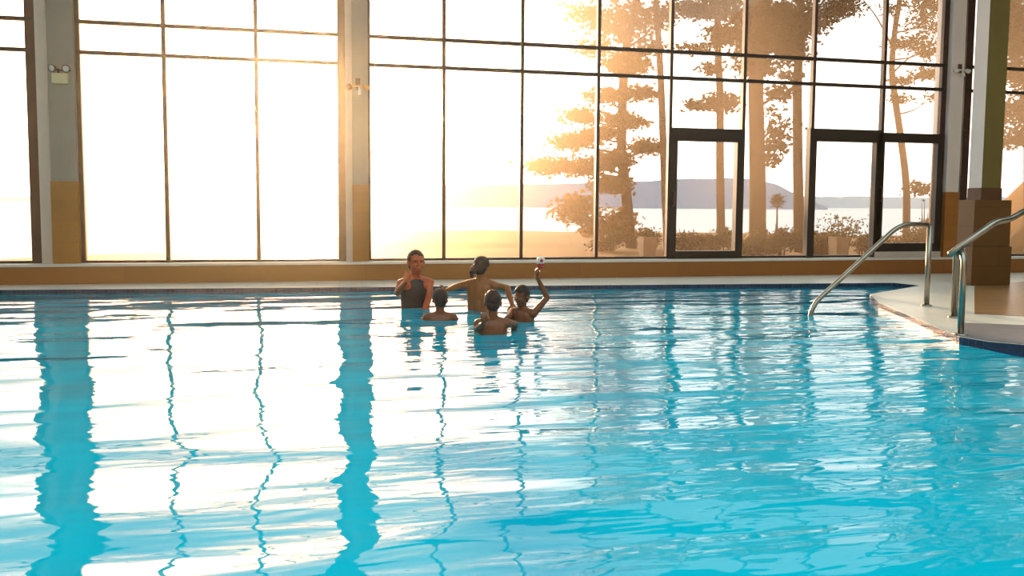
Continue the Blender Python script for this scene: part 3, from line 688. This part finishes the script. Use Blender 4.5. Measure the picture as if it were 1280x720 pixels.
# ------------------------------------------------------------------ people
def cap(bm, a, ra, b, rb, seg=14):
    a = V(a); b = V(b); ax = (b - a).normalized(); k = 5
    pts = []; rs = []
    for i in range(k):
        t = math.pi / 2 * i / k; pts.append(a - ax * ra * math.cos(t)); rs.append(max(ra * math.sin(t), ra * .02))
    for s in range(4): pts.append(a.lerp(b, s / 3)); rs.append(ra + (rb - ra) * s / 3)
    for i in range(k - 1, -1, -1):
        t = math.pi / 2 * i / k; pts.append(b + ax * rb * math.cos(t)); rs.append(max(rb * math.sin(t), rb * .02))
    tube(bm, pts, rs, seg)
def person(label, D, head_px, head_h, H_, face_deg, arms, skin, hairm, hair, suit, tilt=(0, 0), group=None, lean=0.0, hands=('relax', 'relax')):
    """head_px: pixel of the head centre; D: distance; H_: standing height; face_deg: world bearing of the face (0 = towards the windows, 180 = towards the viewer)
    arms: [(elbow px,py,dD),(wrist px,py,dD), hand dir] for the person's image-left and image-right arm"""
    s = H_ / 1.75; hc = at_dist(*head_px, D); a = R(face_deg)
    Fv = V((math.sin(a), math.cos(a), 0)); Rv = V((Fv.y, -Fv.x, 0)); U = V((0, 0, 1))
    Q = Matrix((Rv, Fv, U)).transposed()
    root = empty('person', (hc.x, hc.y, ZB)); tag(root, label, 'person', group)
    hs = head_h / .235
    body = bmesh.new()
    chin = hc - U * .1 * hs
    neck = hc - U * .15 * hs - Fv * .02 * hs
    zsh = neck.z - .055 * s
    chest = V((neck.x, neck.y, zsh - .10 * s)) + Fv * lean * .2
    hip = V((neck.x, neck.y, ZB + .92 * s)) - Fv * lean
    if hip.z > zsh - .42 * s: hip.z = zsh - .45 * s
    hq = Matrix.Rotation(R(tilt[0]), 3, Fv) @ Matrix.Rotation(R(tilt[1]), 3, Rv) @ Q
    def hp(x, y, z): return hc + hq @ V((x, y, z)) * hs
    # head
    ell(body, hp(0, -.008, .028), (.074 * hs, .093 * hs, .086 * hs), hq); ell(body, hp(0, .018, -.045), (.056 * hs, .066 * hs, .066 * hs), hq)
    ell(body, hp(0, .045, -.088), (.030 * hs, .030 * hs, .022 * hs), hq); ell(body, hp(0, .078, .020), (.050 * hs, .016 * hs, .010 * hs), hq)
    cap(body, hp(0, .086, .008), .009 * hs, hp(0, .104, -.028), .014 * hs)
    for sx in (-1, 1):
        ell(body, hp(sx * .077, -.005, -.012), (.010 * hs, .022 * hs, .032 * hs), hq); ell(body, hp(sx * .034, .064, -.03), (.024 * hs, .024 * hs, .022 * hs), hq)
        ell(body, hp(sx * .013, .098, -.032), (.008 * hs, .010 * hs, .008 * hs), hq)
    ell(body, hp(0, .078, -.056), (.024 * hs, .014 * hs, .007 * hs), hq); ell(body, hp(0, .076, -.068), (.021 * hs, .014 * hs, .008 * hs), hq)
    cap(body, hp(0, -.015, -.05), .056 * s, neck, .056 * s)
    # torso
    shw = .165 * s
    SH = [V((neck.x, neck.y, zsh)) - Rv * shw, V((neck.x, neck.y, zsh)) + Rv * shw]
    for q in SH: cap(body, neck - U * .01, .052 * s, q, .054 * s)
    tor = [(chest, (.155, .105, .16)), (chest.lerp(hip, .45), (.135, .095, .17)), (hip, (.16, .11, .13))]
    for c_, r_ in tor: ell(body, c_, tuple(v * s for v in r_), Q)
    for sx in (-1, 1): cap(body, chest + Rv * sx * .075 * s + U * .05 * s, .092 * s, hip + Rv * sx * .055 * s, .095 * s)
    cap(body, chest, .10 * s, hip, .10 * s)
    for sx in (-1, 1):
        th = hip + Rv * sx * .085 * s - U * .05; kn = V((hip.x, hip.y, ZB + .49 * s)) + Rv * sx * .10 * s + Fv * .05; an = V((hip.x, hip.y, ZB + .085 * s)) + Rv * sx * .11 * s
        cap(body, th, .085 * s, kn, .055 * s); cap(body, kn, .055 * s, an, .036 * s); cap(body, an - U * .035 * s, .038 * s, an + Fv * .15 * s - U * .055 * s, .028 * s)
    # arms
    tips = []
    for idx, arm in enumerate(arms):
        el = at_dist(arm[0][0], arm[0][1], D + arm[0][2]); wr = at_dist(arm[1][0], arm[1][1], D + arm[1][2]); hd = V(arm[2]).normalized()
        sh = min(SH, key=lambda q: (q - el).length) if len(arms) == 1 else min(SH, key=lambda q: ((q - CAM).dot(rt)) * (1 if idx == 0 else -1))
        cap(body, sh, .050 * s, sh.lerp(el, .4), .046 * s); cap(body, sh.lerp(el, .4), .046 * s, el, .037 * s)
        cap(body, el, .038 * s, el.lerp(wr, .35), .037 * s); cap(body, el.lerp(wr, .35), .037 * s, wr, .024 * s)
        fa = (wr - el).normalized(); side = hd.cross(fa)
        if side.length < .2: side = hd.cross(V((0, 1, 0)))
        side.normalize(); pn = hd.cross(side).normalized()
        HQ = Matrix((side, pn, hd)).transposed()
        hsz = s * 1.0; curl = arm[3] if len(arm) > 3 else .35
        ell(body, wr + hd * .045 * hsz, (.040 * hsz, .016 * hsz, .052 * hsz), HQ, 14)
        for f_ in range(4):
            off = (f_ - 1.5) * .021 * hsz; Ln = (.036, .042, .039, .030)[f_] * hsz
            p0 = wr + hd * .085 * hsz + side * off; d1 = (hd * math.cos(curl) + pn * math.sin(curl)); p1 = p0 + d1 * Ln
            d2 = (hd * math.cos(curl * 2.4) + pn * math.sin(curl * 2.4)); p2 = p1 + d2 * Ln * .85
            cap(body, p0 - hd * .015, .0095 * hsz, p1, .0085 * hsz, 8); cap(body, p1, .0085 * hsz, p2, .0072 * hsz, 8)
        t0 = wr + hd * .03 * hsz + side * .034 * hsz; t1 = t0 + (hd * .6 + side * .8 + pn * .3).normalized() * .035 * hsz; t2 = t1 + (hd * .9 + pn * .6).normalized() * .028 * hsz
        cap(body, t0, .012 * hsz, t1, .0105 * hsz, 8); cap(body, t1, .0105 * hsz, t2, .009 * hsz, 8)
        tips.append((wr, hd, side, pn))
    bo = obj('body', body, skin); md = bo.modifiers.new('r', 'REMESH'); md.mode = 'VOXEL'; md.voxel_size = .0075; md.use_smooth_shade = True
    sm = bo.modifiers.new('s', 'SMOOTH'); sm.factor = .5; sm.iterations = 2
    adopt(bo, root)
    # eyes and lips
    for sx in (-1, 1):
        bm = bmesh.new(); ell(bm, hp(sx * .031, .078, .004), (.012 * hs, .010 * hs, .0055 * hs), hq, 12); e = adopt(obj('eye', bm, M['eye'], smooth=True), root)
        bm = bmesh.new(); ell(bm, hp(sx * .031, .0865, .004), (.0058 * hs, .003 * hs, .0058 * hs), hq, 10); p_ = obj('pupil', bm, M['black'], smooth=True); p_.parent = e; p_.matrix_parent_inverse = e.matrix_world.inverted() if False else Matrix.Translation(root.location).inverted() @ Matrix.Identity(4); p_.matrix_parent_inverse = Matrix.Identity(4)
    # hair: shell over the skull, cut away from the face
    hb = bmesh.new()
    if hair in ('short', 'bun', 'crop'):
        th = {'short': .010, 'bun': .014, 'crop': .004}[hair]
        ell(hb, hp(0, -.012, .034), ((.076 + th) * hs, (.092 + th) * hs, (.084 + th) * hs), hq, 40)
        ell(hb, hp(0, -.042, -.015), ((.062 + th) * hs, (.056 + th) * hs, (.062 + th) * hs), hq, 32)
        inv = hq.transposed()
        kill = []
        for v in hb.verts:
            l = (inv @ (v.co - hc)) / hs
            lim = .040 if hair != 'crop' else .058
            if l.y > .052 - max(0, (l.z - .05)) * 1.2 * -1 and l.z < lim + .012 * math.sin(l.x * 60): kill.append(v)
            elif l.y > -.012 and l.z < .0: kill.append(v)
            else:
                nz_ = noise.noise((v.co) * 45) * .006 + noise.noise(v.co * 130) * .003; v.co += (v.co - hc).normalized() * nz_ * hs
        bmesh.ops.delete(hb, geom=kill, context='VERTS')
        if hair == 'bun':
            for i, (x, y, z, r_) in enumerate([(-.02, -.10, .0, .04), (-.035, -.125, -.03, .042), (-.045, -.14, -.065, .038), (-.045, -.145, -.10, .028)]): ell(hb, hp(x, y, z), (r_ * hs, r_ * hs, r_ * 1.2 * hs), hq, 18)
        ho = obj('hair', hb, hairm, smooth=True); sd = ho.modifiers.new('t', 'SOLIDIFY'); sd.thickness = .006; adopt(ho, root)
    # swimwear: a shell over the torso
    if suit:
        sb = bmesh.new(); g = 1.07; top = suit[1]
        for c_, r_ in (tor if top == 'full' else tor[2:]): ell(sb, c_, tuple(v * s * g for v in r_), Q, 28)
        if top == 'full':
            for sx in (-1, 1): cap(sb, chest + Rv * sx * .072 * s + U * .0 * s, .101 * s, hip + Rv * sx * .055 * s, .104 * s)
            cap(sb, chest, .108 * s, hip, .108 * s)
            for sx in (-1, 1):
                p1 = chest + Rv * sx * .08 * s + Fv * .085 * s + U * .03; p2 = V((neck.x, neck.y, zsh + .05 * s)) + Rv * sx * .085 * s; p3 = chest + Rv * sx * .07 * s - Fv * .09 * s + U * .05
                tube(sb, spline([p1, p2, p3], 6), .014 * s, 8)
        so_ = obj('swimsuit' if top == 'full' else 'swim_shorts', sb, suit[0]); md = so_.modifiers.new('r', 'REMESH'); md.mode = 'VOXEL'; md.voxel_size = .01; md.use_smooth_shade = True
        adopt(so_, root)
    return root, tips

# one distance per bather, read where each body meets the water
def wd(px, py): return (on_z(px, py, wz) - CAM).dot(fw)
dm = wd(512, 384); dw = wd(605, 388); dc1 = wd(550, 400); dc2 = wd(618, 417); dc3 = wd(660, 402)
person('ruddy adult with cropped hair in a dark swimsuit, hand raised to the chin', dm, (520, 328), .285, 1.74, 170,
       [((497, 366, -.10), (507, 352, -.28), (.35, .1, 1), .7), ((536, 372, .0), (528, 395, -.25), (0, -.5, -.6), .3)],
       M['skin2'], M['hair2'], 'crop', (M['suit'], 'full'), tilt=(0, 6), group='bathers in the pool')
person('dark-haired person with a low ponytail and bare shoulders, arms spread wide', dw, (602, 334), .225, 1.68, 35,
       [((574, 357, .0), (558, 363, -.15), (-.9, -.3, -.1), .3), ((634, 360, .05), (640, 380, -.15), (.1, -.4, -.7), .3)],
       M['skin'], M['hair'], 'bun', (M['suit2'], 'short'), tilt=(0, -6), group='bathers in the pool')
person('child with short dark hair seen from behind, only head above water', dc1, (550, 374.5), .215, 1.40, 5,
       [((532, 398, .0), (524, 402, .2), (-.3, .9, -.1), .3), ((568, 398, .0), (574, 402, .2), (.3, .9, -.1), .3)],
       M['skin3'], M['hair'], 'short', (M['suit'], 'short'), group='bathers in the pool')
person('brown-haired person seen from behind, nearest the camera, hand by the left shoulder', dc2, (616, 378), .225, 1.38, 8,
       [((596, 412, -.02), (604, 404, -.22), (.1, -.25, .9), .9), ((644, 405, .15), (640, 424, .3), (.1, .5, -.6), .3)],
       M['skin3'], M['hair2'], 'crop', (M['suit2'], 'short'), group='bathers in the pool')
rp_, tips = person('dark-haired child raising one arm high, face turned towards the group', dc3, (652, 370), .205, 1.36, 225,
       [((636, 396, -.1), (628, 404, -.2), (-.8, -.2, -.3), .3), ((684, 372, .05), (671, 346, .0), (-.15, 0, 1), .9)],
       M['skin3'], M['hair'], 'short', (M['suit'], 'short'), group='bathers in the pool')
# toy in the raised hand
wr, hd, side, pn = tips[1]
tp = wr + hd * .108 + pn * .058
toy = empty('pool_toy', tp); tag(toy, 'small red and white toy held up in a raised hand', 'toy')
bm = bmesh.new(); tube(bm, [(0, 0, -.03), (0, 0, -.02), (0, 0, .01), (0, 0, .02)], [.020, .030, .034, .034], 20); obj('toy_base', bm, M['red'], toy, True)
bm = bmesh.new(); tube(bm, [(0, 0, .018), (0, 0, .03), (0, 0, .065), (0, 0, .08), (0, 0, .086)], [.036, .040, .040, .030, .012], 20); obj('toy_top', bm, M['toywhite'], toy, True)
bm = bmesh.new(); ell(bm, (0, -.032, .048), (.018, .014, .022), None, 14); obj('toy_nose', bm, M['red'], toy, True)

# ------------------------------------------------------------------ haze volume added to the hall for sun bloom
bm = bmesh.new(); box(bm, X0 + .01, Y0 + .01, ZB + .01, X1 - .01, W - .3, H - .02)
air = obj('bloom_haze', bm, None); m = bpy.data.materials.new('bloom_haze'); m.use_nodes = True; t = m.node_tree; t.nodes.clear()
vo = t.nodes.new('ShaderNodeVolumeScatter'); vo.inputs['Density'].default_value = .0011; vo.inputs['Anisotropy'].default_value = .90; vo.inputs['Color'].default_value = (1, .8, .55, 1)
o = t.nodes.new('ShaderNodeOutputMaterial'); t.links.new(vo.outputs[0], o.inputs['Volume']); air.data.materials.append(m)
tag(air, 'faint warm haze of humid air filling the pool hall', kind='structure')
